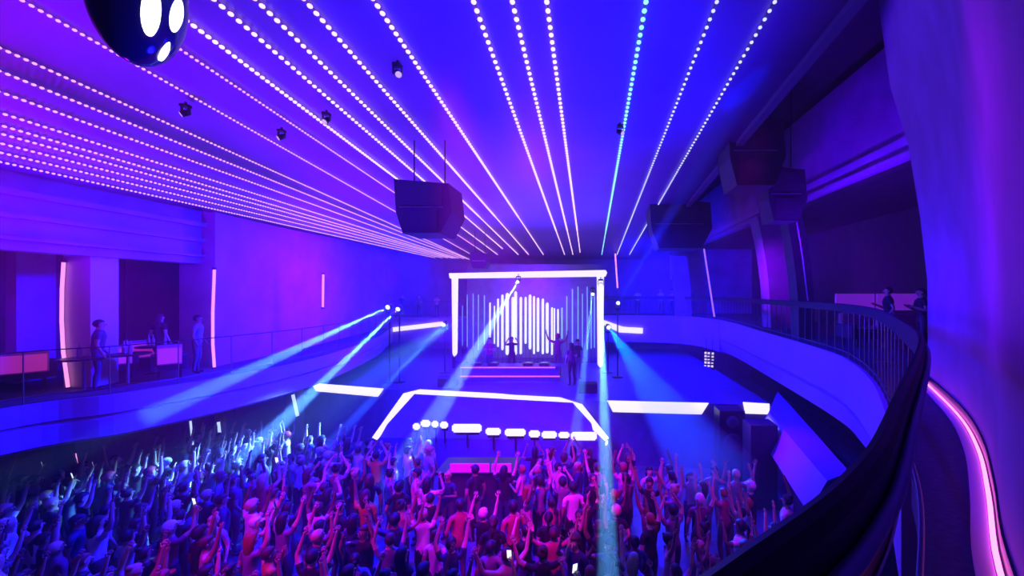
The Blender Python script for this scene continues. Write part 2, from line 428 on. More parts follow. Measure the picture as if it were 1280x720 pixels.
# booth frame of light
t = empty('light_portal', W(658, 445, 20)); t.location.z = DZ
tag(t, 'large white glowing rectangular frame standing around the stage', 'light frame')
o = t.location
def lbox(a, b, dy, m, name, par, bev=0):
    c = (Vector(a)+Vector(b))/2-par.location; s = (abs(b[0]-a[0]), dy, abs(b[2]-a[2]))
    return finish(name, boxbm(c, s), m, par, bev=bev)
a, b = W(561.5, 340, 20), W(757, 349, 20)
P = [W(561, 341.5, 20), W(757, 337.5, 20), W(759, 341, 20), W(757, 345.5, 20), W(562, 348, 20)]
finish('top_beam', local(prism(P, (0, .3, 0)), t), E_frame, t)
for (xa, xb, y1, m) in ((564.5, 570.5, 446, E_frame), (746, 755, 460, E_frame)):
    P = [W(xa, 345, 20), W(xb, 345, 20), W(xb-1, y1-4, 20), W((xa+xb)/2, y1, 20), W(xa+1, y1-4, 20)]
    finish('post', local(prism(P, (0, .28, 0)), t), m, t)
    p = W((xa+xb)/2, y1-2, 20.14)-t.location
    finish('post_stand', boxbm((p.x, p.y, p.z/2), (.14, .14, p.z)), M_black, t)
# backdrop wall of the stage
struct('wall_stage_backdrop', boxbm((-3.15, 23.2, 4.95), (7.8, .2, 5.4)), mat('backdrop_cloth', (.20, .18, .26), .7, noise=.2, scale=2))
# vertical light tubes
tubes = []
xs = [572, 578, 584, 591.5, 598, 605.5, 612.5, 618, 622.5, 628, 634, 641, 644.5, 651, 657, 662.5, 667.5, 672.5, 678.5, 684, 690, 693, 697.5, 702.5, 708.5, 715.5, 722.5, 728, 734, 739, 743]
tops = [378, 382, 368, 367, 368, 369, 378, 382, 373, 368, 366, 371, 364, 371, 371, 368, 370, 372, 373, 378, 384, 385, 386, 384, 370, 361, 358, 367, 358, 364, 366]
bots = [425, 432, 434, 435, 438, 432, 433, 430, 434, 438, 444, 440, 444, 443, 430, 437, 443, 440, 443, 442, 444, 430, 425, 424, 425, 431, 434, 436, 437, 436, 435]
wid = [.6, .7, .9, 1, 1, 1.2, 2, 1.8, 2.4, 3, 4.2, 3.2, 3.6, 3, 2.8, 3.4, 2.6, 3.2, 3, 3.6, 2.4, 1.8, 2.2, 2.2, 1.4, 1.5, 1.3, 1.1, 1.0, 1.4, 1.2]
for i, (x, a, b, w) in enumerate(zip(xs, tops, bots, wid)):
    A = W(x, a, 21.8); B = W(x, b, 21.8); r = w*.5*21.8/500
    te = empty('stage_light_tube', (B.x, B.y, DZ))
    pos = ('leftmost' if i == 0 else 'rightmost' if i == len(xs)-1 else f'{i+1}th from the left' if i+1 not in (2, 3, 21, 22, 23, 31) else {2: 'second', 3: 'third', 21: 'twenty-first', 22: 'twenty-second', 23: 'twenty-third', 31: 'thirty-first'}[i+1]+' from the left')
    white = 8 <= i <= 20
    tag(te, f"{'thick white' if white else 'thin pale blue'} vertical light tube behind the performers, {pos}", 'light tube', 'vertical light tubes on the stage')
    bm = bmesh.new(); tube(bm, (0, 0, B.z-DZ+r), (0, 0, A.z-DZ-r), r, seg=8); ball(bm, (0, 0, A.z-DZ-r), r, 1); ball(bm, (0, 0, B.z-DZ+r), r, 1)
    finish('tube', bm, E_bar if 6 <= i <= 22 else E_barc, te, smooth=True)
    bm = boxbm((0, 0, .02), (.16, .16, .04)); tube(bm, (0, 0, .04), (0, 0, B.z-DZ+r), .012, seg=5)
    finish('stand', bm, M_black, te)

# DJ desk
t = empty('dj_desk', W(634, 478, 17)); t.location.z = DZ
tag(t, 'long dark performer desk edged by two pink light lines', 'desk')
xa = W(576, 460, 17).x-t.location.x; xb = W(700, 460, 17).x-t.location.x
zt_ = EYE-(459-CY)/FL*17-DZ; zb_ = EYE-(470-CY)/FL*17-DZ
finish('table_top', boxbm(((xa+xb)/2, .35, zt_), (xb-xa, .8, .06)), M_deck, t)
finish('front_panel', boxbm(((xa+xb)/2, .02, zt_/2), (xb-xa-.1, .05, zt_-.05)), M_deck, t)
for dx in (.1, -.1): finish('side_panel', boxbm((xa+.08 if dx > 0 else xb-.08, .35, zt_/2), (.05, .7, zt_-.05)), M_deck, t)
finish('upper_light_line', boxbm(((xa+xb)/2-.1, -.08, zt_), (xb-xa-.2, .03, .045)), E_line, t)
finish('lower_light_line', boxbm(((xa+xb)/2+.0, -.08, zb_), (xb-xa, .03, .05)), E_line, t)
for k, xx in enumerate((xa+.6, xa+1.3, xb-1.4, xb-.7)):
    e = empty('mixer_deck', Vector((xx, .35, zt_+.03))+t.location)
    tag(e, ['black player deck at the left end of the desk', 'black mixer second on the desk', 'black player deck third on the desk', 'black player deck at the right end of the desk'][k], 'music deck', 'decks on the performer desk')
    finish('body', boxbm((0, 0, .05), (.42, .4, .1), None), M_black, e, bev=.01)
    bm = bmesh.new(); lathe(bm, [(.14, .1), (.14, .115), (.03, .12)], 16); finish('platter', bm, M_steel, e)
# steps / monitor wedges
for k, (px, py, d) in enumerate(((560, 484, 16.3), (735, 492, 15.3))):
    p = W(px, py, d); p.z = DZ
    e = empty('floor_monitor', p, (0, 0, 0)); tag(e, f"black wedge stage monitor {'left' if k == 0 else 'right'} of the performer desk", 'monitor speaker')
    bm = prism([(-.35, -.2, 0), (-.35, .25, 0), (-.35, .25, .15), (-.35, -.05, .4), (-.35, -.2, .35)], (.7, 0, 0)); finish('cabinet', bm, M_black, e)
    bm = prism([(-.32, .255, .16), (-.32, -.03, .405), (-.32, -.02, .415), (-.32, .265, .17)], (.64, 0, 0)); finish('grille', bm, M_spk, e)

# light bands on the back balconies
def backband(pts, label):
    o = finish('led_band', prism([W(*p) for p in pts], (0, .06, 0)), E_white); tag(o, label, 'light band', 'white light bands on the back balconies')
backband([(485, 410, 24.75), (554, 402, 24.75), (554, 407.5, 24.75), (485, 415.5, 24.75)], 'white slanting light band on the back balcony left of the frame')
backband([(754, 400, 24.75), (776, 408.5, 24.75), (803.5, 410, 24.5), (803.5, 417, 24.5), (774, 415.5, 24.75), (754, 406, 24.75)], 'white bent light band on the back balcony right of the frame')

# ------------------------------------------------------------------ neon tubes
def neon(pts, d, label, m, w=3, cols=True, name='neon_tube'):
    P = [W(px, py, d) for px, py in pts]
    t = empty(name, P[-1]); r = w*.5*d/500
    bm = bmesh.new()
    Q = [p-P[-1] for p in P]
    for a, b in zip(Q, Q[1:]): tube(bm, a, b, r, seg=8)
    for q in Q[1:-1]: ball(bm, q, r*1.02, 1)
    finish('tube', bm, m, t, smooth=True)
    bm = bmesh.new(); dirn = (Q[0]-Q[-1]).normalized()
    tube(bm, Q[0], Q[0]+dirn*.06, r*1.5, seg=8); tube(bm, Q[-1]-dirn*.06, Q[-1], r*1.5, seg=8)
    finish('end_cap', bm, M_black, t)
    tag(t, label, 'neon tube'); return t
neon([(79.5, 328), (77.5, 360), (77, 400), (79, 440), (85, 484)], 9.15, 'tall pink neon tube on the pale column of the left balcony', E_neon, 3.4)
neon([(268, 337), (266, 390), (266, 430), (268, 459)], 11.55, 'tall pink neon tube at the corner of the left side wall', E_neon, 3)
neon([(404, 343), (403.5, 384)], 14.8, 'short pink neon tube farther along the left side wall', E_neon, 2.4)
neon([(93, 567), (97, 590), (102, 612)], 11.3, 'pink neon tube under the left balcony, low at far left', E_neon, 3)
neon([(238, 526), (241, 556)], 14.0, 'pale blue neon tube under the left balcony, first of the close pair', E_neonw, 2.2)
neon([(273, 527), (276.5, 560)], 14.2, 'pale blue neon tube under the left balcony, brighter of the close pair', E_neonw, 3)
neon([(366, 493), (372, 520)], 15.0, 'pale blue neon tube above the crowd beside the slanted light band', E_neonw, 3.6)
neon([(769, 317), (770.5, 340), (772, 360)], 24.2, 'thin pink neon tube right of the white frame', E_neon, 2.0)
neon([(880, 311), (886, 350), (893, 396)], 19.5, 'leaning lilac neon tube behind the right balcony railing', E_neonl, 2.2)
neon([(994, 265), (1003, 320), (1010, 376)], 11.6, 'faint lilac neon tube beside the dark right column', mat('unlit_neon', (.5, .4, .8), .3), 1.6)
neon([(838, 318), (839, 350)], 23.5, 'faint short lilac neon tube on the far right wall', mat('unlit_neon', (.5, .4, .8), .3), 1.6)
# columns that carry the lower tubes
for k, (px, d, zt2, w) in enumerate(((88, 11.55, 2.85, .5), (239, 14.3, 2.85, .4), (279, 14.5, 2.85, .4), (366, 15.35, 2.85, .45))):
    x = (px-CX)/FL*d
    struct(f'column_lower_{k+1}', boxbm((x, d+.1, zt2/2), (w, .4, zt2)), mat('lower_column', (.07, .07, .1), .5))

# ------------------------------------------------------------------ right lower structures
# counter-like parapet under the right balcony: blue top, violet front
A, B, C_, D_ = W(970, 488, 15.2), W(1050, 580, 8.9), W(1032, 598, 8.5), W(960, 514, 13.9)
zt = 2.25
def onz(px, py, z):
    d = (EYE-z)*FL/(py-CY); return Vector(((px-CX)/FL*d, d, z))
top = [onz(972, 489, zt), onz(1062, 590, zt), onz(1034, 601, zt), onz(961, 515, zt)]
bot = [Vector((p.x-.33, p.y+.1, 1.55)) for p in (top[2], top[3])]
bm = bmesh.new()
v = [bm.verts.new(p) for p in top]
w = [bm.verts.new(Vector((p.x, p.y, 1.5))) for p in (top[0], top[1])]+[bm.verts.new(b) for b in bot]
bm.faces.new(v); bm.faces.new(w)
for i in range(4): bm.faces.new((v[i], v[(i+1) % 4], w[(i+1) % 4], w[i]))
t = empty('lower_bar_counter', (5.6, 10.5, 0)); tag(t, 'slanting counter block under the right balcony with violet front', 'bar counter')
finish('counter_body', local(bm, t), M_fascia, t)
bm = prism([Vector((p.x+(.3 if i < 2 else .15), p.y, 0)) for i, p in enumerate(top)], (0, 0, 1.5)); finish('plinth', local(bm, t), M_dark, t)
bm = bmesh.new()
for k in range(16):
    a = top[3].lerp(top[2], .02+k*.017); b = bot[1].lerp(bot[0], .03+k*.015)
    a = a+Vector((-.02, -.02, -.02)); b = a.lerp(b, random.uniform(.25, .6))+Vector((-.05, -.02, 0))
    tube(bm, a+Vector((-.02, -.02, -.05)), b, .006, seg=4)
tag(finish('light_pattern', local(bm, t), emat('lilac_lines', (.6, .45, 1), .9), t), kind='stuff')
# small glowing sign hung under the balcony
t = empty('hanging_sign', W(887, 449, 14.6)); tag(t, 'small bright patterned sign hung under the right balcony fascia', 'sign')
s = 14.6/500
P = [Vector((-8*s, 0, 12*s)), Vector((7*s, 0, 8*s)), Vector((6*s, 0, -14*s)), Vector((-7*s, 0, -7*s))]
finish('board', prism(P, (0, .05, 0)), M_black, t)
bm = bmesh.new()
random.seed(5)
for r_ in range(5):
    for c_ in range(3):
        u = -5.3+c_*4.3+random.uniform(-.5, .5); v_ = 8-r_*4.0-c_*.4
        box(bm, (u*s, -.02, v_*s), (2.6*s, .02, random.choice((2.6, 1.6, 3.0))*s*.8))
tag(finish('lit_pattern', bm, emat('sign_light', (.8, .62, 1), 1.2), t))
bm = bmesh.new(); tube(bm, (-4*s, .025, 10*s), (-4*s, .025, 26*s), .012); tube(bm, (4*s, .025, 8*s), (4*s, .025, 26*s), .012)
finish('hanger', bm, M_black, t)
# dark column and dark speaker stack at the right of the floor
struct('column_floor_right', boxbm((4.85, 11.4, 1.17), (.75, .6, 2.34)), M_dark)
t = empty('floor_speaker', (4.5, 12.9, 0)); tag(t, 'tall black speaker stack at the stage right of the crowd', 'speaker')
finish('cabinet', boxbm((0, 0, 1.15), (.8, .6, 2.3)), M_black, t, bev=.02)
for z in (.5, 1.3, 1.95):
    bm = bmesh.new(); tube(bm, (0, -.3, z), (0, -.34, z), .3 if z < 1.5 else .2, .24 if z < 1.5 else .12, seg=20); finish('driver', bm, M_spk, t)

# ------------------------------------------------------------------ fixtures on the ceiling
def speaker(px, py, d, w, h, dp, label, rodlen, m=None):
    c = W(px, py, d); t = empty('hanging_speaker', c); tag(t, label, 'speaker')
    mm = m or M_spk
    P = [(-w/2, -dp/2, h/2), (w/2, -dp/2, h*.42), (w/2+.06, -dp/2, -h*.1), (w*.36, -dp/2, -h/2), (-w*.34, -dp/2, -h/2), (-w*.46, -dp/2, -h*.1)]
    bm = prism(P, (0, dp, 0)); finish('cabinet', bm, mm, t, bev=.015)
    finish('seam', boxbm((0, -dp/2-.01, -.02), (w*.8, .02, .025)), M_steel, t)
    bm = boxbm((0, -dp/2-.012, h*.2), (w*.78, .02, h*.36)); box(bm, (0, -dp/2-.012, -h*.26), (w*.6, .02, h*.34)); finish('grille', bm, mm, t)
    for s in (-.3, .3):
        bm = bmesh.new(); tube(bm, (s*w, 0, h/2-.05), (s*w, 0, h/2+rodlen), .015); finish('rod', bm, M_black, t)
    return t
speaker(537, 263, 9.0, 1.15, 1.15, .9, 'big dark blue hanging speaker under the rows of pink bulbs', 1.0)
speaker(600, 326, 18, .75, .7, .5, 'small hanging speaker at the far end of the pink bulb rows', 1.0)
speaker(846, 282, 15, 2.2, 1.8, 1.0, 'large round dark speaker cluster at the far right of the ceiling', 1.0, M_dark)
speaker(935, 195, 10, 1.3, 1.7, .9, 'dark hanging speaker above the right balcony, nearer one', 2.4, M_dark)
speaker(975, 245, 11.2, 1.0, 1.5, .7, 'dark hanging speaker beside the violet bulkhead', 2.4, M_dark)

def moving_head(loc, aim, label, size=.3, lens=None, up=True, group='moving head lights', rod=.12):
    """yoke lamp: base, yoke, head, lens"""
    t = empty('moving_head_light', loc); tag(t, label, 'stage light', group)
    s = size; sg = 1 if up else -1
    finish('base', boxbm((0, 0, sg*s*.95), (s*.9, s*.9, s*.3)), M_black, t, bev=s*.04)
    bm = boxbm((-s*.5, 0, sg*s*.4), (s*.1, s*.3, s*.95)); box(bm, (s*.5, 0, sg*s*.4), (s*.1, s*.3, s*.95)); box(bm, (0, 0, sg*s*.83), (s*1.1, s*.3, s*.1))
    finish('yoke', bm, M_black, t)
    if rod: bm = bmesh.new(); tube(bm, (0, 0, sg*s*1.05), (0, 0, sg*(s*1.05+rod)), .02); finish('clamp', bm, M_black, t)
    d = (Vector(aim)-Vector(loc)).normalized(); q = Vector((0, 0, 1)).rotation_difference(d)
    bm = bmesh.new(); lathe(bm, [(s*.15, -s*.55), (s*.34, -s*.45), (s*.4, -s*.1), (s*.38, s*.25), (s*.42, s*.5)], 16)
    h = finish('head', bm, M_black, t, rot=q.to_euler(), smooth=True)
    bm = bmesh.new(); lathe(bm, [(s*.36, s*.5), (s*.34, s*.56), (s*.1, s*.6)], 16)
    finish('lens', bm, lens or E_blue, h, smooth=True)
    return t
def CZ(x, y):
    for (xa, sa, ha), (xb, sb, hb) in zip(STR, STR[1:]):
        if xb <= x <= xa:
            f = (x-xa)/(xb-xa); return EYE+(ha+(hb-ha)*f)-(sa+(sb-sa)*f)*y
    return EYE+4.3-.08*y
LAMPS = []
for px, py, d, sz, lab in ((408, 128, 8.0, .14, 'small ceiling moving light between the bulb rows, upper middle'), (352, 168, 8.6, .14, 'small ceiling moving light among pink rows left of the speaker'),
                           (775, 134, 8.5, .14, 'small ceiling moving light beside the blue-white bulb row'), (232, 152, 7.4, .14, 'small ceiling moving light at upper left among the pink rows'),
                           (497, 95, 6.5, .14, 'small ceiling moving light left of the centre rows')):
    x = (px-CX)/FL*d; z = CZ(x, d)-sz*1.2-.06
    moving_head((x, d, z), (x+random.uniform(-3, 3), d-2.0, z-2.0), lab, sz, lens=emat('dim_lens', (.9, .6, 1), .7), rod=.06)
# big glossy lamp at the top left close to the camera
t = empty('pendant_lamp', W(172, -8, 3.3)); tag(t, 'large glossy dark pendant lamp with two oval white painted glints at top left', 'lamp')
bm = bmesh.new(); ball(bm, (0, 0, 0), .30, 4, (1.0, 1.0, 1.95)); finish('shade', bm, mat('glossy_shell', (.03, .025, .09), .12, spec=.9), t, smooth=True)
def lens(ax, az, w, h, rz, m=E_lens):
    # glowing oval on the shell standing in for a bright reflection
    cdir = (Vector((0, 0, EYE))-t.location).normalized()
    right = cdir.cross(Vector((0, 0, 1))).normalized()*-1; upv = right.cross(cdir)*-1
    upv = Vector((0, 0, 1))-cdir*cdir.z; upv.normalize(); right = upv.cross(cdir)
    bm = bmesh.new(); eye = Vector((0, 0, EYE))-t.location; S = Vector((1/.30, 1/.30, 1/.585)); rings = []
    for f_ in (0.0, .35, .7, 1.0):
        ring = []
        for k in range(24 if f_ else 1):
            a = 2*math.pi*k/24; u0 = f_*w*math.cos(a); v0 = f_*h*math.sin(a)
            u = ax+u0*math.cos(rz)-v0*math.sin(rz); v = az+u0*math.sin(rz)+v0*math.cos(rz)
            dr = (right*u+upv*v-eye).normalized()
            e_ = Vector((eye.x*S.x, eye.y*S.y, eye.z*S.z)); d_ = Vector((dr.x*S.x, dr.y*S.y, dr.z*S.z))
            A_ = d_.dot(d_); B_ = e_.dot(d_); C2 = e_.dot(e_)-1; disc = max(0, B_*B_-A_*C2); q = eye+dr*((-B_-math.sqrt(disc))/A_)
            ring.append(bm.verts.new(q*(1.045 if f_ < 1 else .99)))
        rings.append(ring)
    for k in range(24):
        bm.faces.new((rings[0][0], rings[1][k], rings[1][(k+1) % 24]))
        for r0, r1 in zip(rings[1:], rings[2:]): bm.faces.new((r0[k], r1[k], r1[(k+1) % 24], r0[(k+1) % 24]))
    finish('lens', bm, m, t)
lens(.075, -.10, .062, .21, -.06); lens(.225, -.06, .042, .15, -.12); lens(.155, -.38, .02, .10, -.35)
bm = bmesh.new(); tube(bm, (0, 0, .55), (0, 0, 1.6), .03); finish('stem', bm, M_black, t)

# ------------------------------------------------------------------ lounge furniture on the balconies
def armchair(loc, rz, label, w=.8, glow=E_pinkpan, group='lounge seats on the left balcony'):
    t = empty('lounge_seat', loc, (0, 0, rz)); tag(t, label, 'seat', group)
    finish('seat', boxbm((0, 0, .33), (w, .7, .22)), M_darkfab, t, bev=.04)
    finish('backrest', boxbm((0, .33, .62), (w, .14, .5)), M_sofa, t, bev=.04)
    finish('lit_back_panel', boxbm((0, .41, .6), (w*.92, .02, .38)), glow, t)
    for s in (-1, 1): finish('armrest', boxbm((s*(w/2+.05), 0, .42), (.12, .75, .36)), M_darkfab, t, bev=.03)
    for sx in (-1, 1):
        for sy in (-1, 1): finish('leg', boxbm((sx*w*.42, sy*.28, .11), (.05, .05, .22)), M_black, t)
    return t
spots = [(24, 455, 9.1, .8, 'pink-lit slatted lounge seat at far left, beside the dark opening'), (-48, 457, 7.8, .6, 'pink-lit lounge seat cut by the left picture edge'),
         (152, 457, 10.3, .36, 'pink-lit lounge seat just right of the pale column'), (178, 454, 11.3, .55, 'pink-lit lounge seat in the middle of the left balcony row'),
         (212, 449, 10.3, .45, 'pink-lit lounge seat last in the left balcony row, before the wall corner')]
for px, py, d, w, lab in spots:
    x = (px-CX)/FL*d; a = math.atan2(-x, d)
    armchair((x, d, LFZ), a+math.pi*1.0, lab, w)
def bottle(loc, label, group, m, s=1.0):
    t = empty('bottle', loc); tag(t, label, 'bottle', group)
    bm = bmesh.new(); lathe(bm, [(.036*s, 0), (.038*s, .01), (.038*s, .17*s), (.014*s, .23*s), (.014*s, .29*s)], 10); finish('body', bm, m, t, smooth=True)
    bm = bmesh.new(); lathe(bm, [(.016*s, .28*s), (.016*s, .31*s)], 8); finish('cap', bm, M_steel, t)
M_bot = mat('bottle_glass', (.5, .5, .6), .15, trans=.4)
def table(loc, label, group):
    t = empty('round_table', loc); tag(t, label, 'table', group)
    bm = bmesh.new(); lathe(bm, [(.38, .70), (.4, .71), (.4, .73), (.38, .74)], 24); finish('tabletop', bm, M_black, t)
    bm = bmesh.new(); lathe(bm, [(.03, .02), (.03, .7)], 10); finish('leg', bm, M_steel, t)
    bm = bmesh.new(); lathe(bm, [(.22, 0), (.22, .015), (.05, .03)], 20); finish('base', bm, M_black, t)
tl = [(160, 9.5, 'small round black table between the left balcony seats'), (195, 10.9, 'small round black table by the last left balcony seat'), (105, 8.9, 'small round table in front of the pale left column')]
for px, d, lab in tl:
    x = (px-CX)/FL*d; table((x, d, LFZ), lab, 'tables on the left balcony')
    for k in range(3):
        bottle((x-.15+.15*k, d+random.uniform(-.12, .12), LFZ+.74), f"{['leftmost', 'middle', 'rightmost'][k]} bottle on the table {['between the lit seats', 'by the last lit seat', 'before the pale left column'][tl.index((px, d, lab))]}", 'bottles on the left balcony', M_bot)
# banquette with violet lit back on the right balcony beyond the curved wall
for k, (px, d, w) in enumerate(((1084, 10.6, .85), (1140, 10.4, .9))):
    x = (px-CX)/FL*d
    t = armchair((x, d, RF), 0.0, ['violet-lit banquette behind the right railing bend', 'violet-lit banquette partly hidden by the curved purple wall'][k], w*1.25, E_purple, 'banquettes on the right balcony')
    z1 = EYE-(371-CY)/FL*d-RF; z0 = EYE-(387-CY)/FL*d-RF
    finish('high_back', boxbm((0, .5, (z0+z1)/2+.02), (w*1.25, .06, z1-z0+.12)), E_purple, t)
table((6.0, 8.1, RF), 'round black table behind the right railing bend', 'tables on the right balcony')
for k in range(4): bottle((5.8+.13*k, 8.05+.1*(k % 2), RF+.74), f"{['first', 'second', 'third', 'fourth'][k]} bottle from the left on the right balcony table", 'bottles on the right balcony', M_bot)
# dark booth with two magenta lit tops in the middle of the crowd
t = empty('vip_booth', (W(598, 600, 10.9).x, 10.9, 0)); tag(t, 'dark booth with two magenta lit tops in the middle of the crowd', 'booth')
finish('body', boxbm((0, .2, .62), (2.0, .9, 1.24)), M_dark, t, bev=.03)
for a, b in ((559, 609), (612, 637)):
    xa = (a-CX)/FL*10.4-t.location.x; xb = (b-CX)/FL*10.4-t.location.x
    finish('lit_top', boxbm(((xa+xb)/2, -.28, 1.36), (xb-xa, .06, .27)), E_magpan, t, bev=.02)
finish('counter', boxbm((0, .15, 1.25), (2.1, 1.0, .05)), M_black, t)

# ------------------------------------------------------------------ people
def skin_body(name, arms, lean=(0, 0), knee=0.0, headturn=0.0):
    """one continuous body; arms = ((elbow, wrist) left, (elbow, wrist) right)"""
    lx, ly = lean
    V = []; Rr = []; E = []; tagb = []
    def add(p, r, par=None, reg='top'):
        V.append(Vector(p)); Rr.append(r if isinstance(r, tuple) else (r, r))
        if par is not None: E.append((par, len(V)-1)); tagb.append((par, len(V)-1, reg))
        return len(V)-1
    pel = add((0, 0, .96), (.145, .105), None)
    bel = add((lx*.3, ly*.3, 1.12), (.13, .095), pel, 'top')
    che = add((lx*.7, ly*.7+.01, 1.30), (.155, .105), bel, 'top')
    nb = add((lx, ly, 1.44), (.085, .07), che, 'top')
    nk = add((lx, ly+.005, 1.51), (.052, .055), nb, 'skin')
    h1 = add((lx, ly+.02, 1.585), (.070, .082), nk, 'skin')
    h2 = add((lx, ly+.015, 1.66), (.078, .092), h1, 'skin')
    h3 = add((lx, ly+.005, 1.715), (.055, .068), h2, 'skin')
    head = Vector((lx, ly+.01, 1.64))
    wr = []
    for s, (el, wi) in zip((-1, 1), arms):
        cl = add((lx+s*.10, ly, 1.415), (.07, .06), nb, 'top')
        sh = add((lx+s*.175, ly, 1.40), (.062, .062), cl, 'top')
        ev = Vector((lx+s*el[0], ly+el[1], el[2])); wv = Vector((lx+s*wi[0], ly+wi[1], wi[2]))
        mid = (V[sh]+ev)/2
        m = add(mid, .050, sh, 'top'); e = add(ev, .040, m, 'arm'); f = add((ev*.55+wv*.45), .037, e, 'arm'); w = add(wv, .025, f, 'arm')
        d = (wv-ev).normalized()
        pa = add(wv+d*.05, (.036, .022), w, 'arm'); pe = add(wv+d*.085, (.034, .018), pa, 'arm')
        wr.append((wv, d, s))
    for s in (-1, 1):
        hp = add((s*.085, 0, .90), (.095, .1), pel, 'leg')
        th = add((s*.095, .01, .72), (.08, .085), hp, 'leg')
        k = add((s*.10, .03+knee, .49), .055, th, 'leg'); ca = add((s*.105, -.01, .33), .054, k, 'leg'); an = add((s*.11, -.03, .09), .038, ca, 'leg')
        hl = add((s*.11, -.03, .045), .04, an, 'shoe'); to = add((s*.125, .13, .04), (.04, .035), hl, 'shoe')
    me = bpy.data.meshes.new('sk'); me.from_pydata([tuple(v) for v in V], E, [])
    o = bpy.data.objects.new('sk', me); COL.objects.link(o)
    md = o.modifiers.new('s', 'SKIN'); md.use_smooth_shade = True
    sv = me.skin_vertices[0].data
    for i, r in enumerate(Rr): sv[i].radius = r; sv[i].use_root = (i == 0)
    ss = o.modifiers.new('u', 'SUBSURF'); ss.levels = 1; ss.render_levels = 1
    dg = bpy.context.evaluated_depsgraph_get(); dg.update()
    m2 = bpy.data.meshes.new_from_object(o.evaluated_get(dg))
    bpy.data.objects.remove(o); bpy.data.meshes.remove(me)
    bm = bmesh.new(); bm.from_mesh(m2); bpy.data.meshes.remove(m2)
    order = {'skin': 0, 'arm': 0, 'top': 1, 'leg': 2, 'shoe': 3}
    for f in bm.faces:
        c = f.calc_center_median(); best = 9; bi = 'top'
        for a, b, rg in tagb:
            A = V[a]; d = V[b]-A; t = max(0, min(1, (c-A).dot(d)/d.length_squared)); ds = (c-(A+d*t)).length-.5*max(Rr[a][0]*(1-t)+Rr[b][0]*t, .01)
            if ds < best: best = ds; bi = rg
        if bi == 'top' and c.z < 1.0 : bi = 'top' if c.z > .93 else 'leg'
        f.material_index = order[bi]; f.smooth = True
    n0 = len(bm.faces)
    # nose, ears, eyes
    tube(bm, head+Vector((0, .085, .01)), head+Vector((0, .118, -.028)), .010, .016, seg=6)
    for s in (-1, 1): ball(bm, head+Vector((s*.086, -.0, -.015)), .022, 1, (.5, 1, 1.4))if False else None
    bm.faces.ensure_lookup_table()
    for s in (-1, 1):
        g = bmesh.ops.create_icosphere(bm, subdivisions=1, radius=.024); bmesh.ops.scale(bm, vec=(.45, .9, 1.3), verts=g['verts']); bmesh.ops.translate(bm, vec=head+Vector((s*.083, -.005, -.015)), verts=g['verts'])
        g = bmesh.ops.create_icosphere(bm, subdivisions=1, radius=.013); bmesh.ops.translate(bm, vec=head+Vector((s*.033, .087, .008)), verts=g['verts'])
        for f in {f for v in g['verts'] for f in v.link_faces}: f.material_index = 4
    g = tube(bm, head+Vector((-.025, .088, -.055)), head+Vector((.025, .088, -.055)), .007, seg=5)
    for f in {f for v in g for f in v.link_faces}: f.material_index = 5
    # five separate fingers on each hand
    for wv, d, s in wr:
        side_ = d.cross(Vector((0, 1, 0)))
        if side_.length < .2: side_ = d.cross(Vector((1, 0, 0)))
        side_.normalize(); nrm = side_.cross(d).normalized()
        for k, (off, L) in enumerate(((-.027, .062), (-.009, .075), (.009, .07), (.026, .055))):
            p0 = wv+d*.085+side_*off; p1 = p0+d*L*.55+nrm*.004+side_*off*.25; p2 = p1+d*L*.42+nrm*.018
            tube(bm, p0, p1, .0095, .0088, seg=5); tube(bm, p1, p2, .0088, .006, seg=5)
        sg = -1 if (side_.x*s) > 0 else 1
        p0 = wv+d*.03+side_*sg*.026; p1 = p0+d*.035+side_*sg*.028; tube(bm, p0, p1, .0115, .010, seg=5); tube(bm, p1, p1+d*.03+side_*sg*.006, .010, .007, seg=5)
    for f in bm.faces: f.smooth = True
    me = bpy.data.meshes.new(name); bm.to_mesh(me); bm.free()
    return me, head, wr
DN = ((.235, -.03, 1.14), (.255, .07, .90)); DN2 = ((.26, -.06, 1.15), (.22, .10, .93))
UP = ((.27, .06, 1.64), (.20, .10, 1.90)); UP2 = ((.24, .10, 1.62), (.28, .14, 1.88)); UPI = ((.26, .08, 1.60), (.12, .12, 1.83))
BT = ((.33, .14, 1.42), (.20, .24, 1.64)); CH = ((.25, .02, 1.15), (.12, .24, 1.24)); WD = ((.40, .04, 1.52), (.47, .08, 1.78))
PH = ((.22, .22, 1.38), (.07, .36, 1.62)); PH2 = ((.22, .20, 1.52), (.12, .30, 1.80))
POSES = [('arms at the sides', (DN, DN2), (0, 0)), ('hands held at the chest', (CH, CH), (0, .02)), ('both arms raised', (UP, UP2), (0, .01)), ('left arm raised', (UP2, DN), (-.01, 0)),
         ('right arm raised', (DN, UP), (.01, 0)), ('both hands above the head', (UPI, UPI), (0, .0)), ('arms bent beside the head', (BT, BT), (.02, .03)), ('arms spread upward', (WD, WD), (0, 0)),
         ('holding a phone up', (DN, PH2), (0, 0)), ('one hand at the chest', (DN2, CH), (-.02, .02)), ('leaning with arms down', (DN2, DN), (.05, .04)), ('left arm up and right arm bent', (UP, BT), (-.03, .02))]
PROTO = [skin_body('person_body', a, l) for n, a, l in POSES]
BLANK = mat('blank', (.1, .1, .1))
M_eye = mat('eye', (.7, .7, .72), .3); M_lip = mat('lips', (.35, .12, .12), .5)
for me, h, w in PROTO:
    for k in range(4): me.materials.append(BLANK)
    me.materials.append(M_eye); me.materials.append(M_lip)
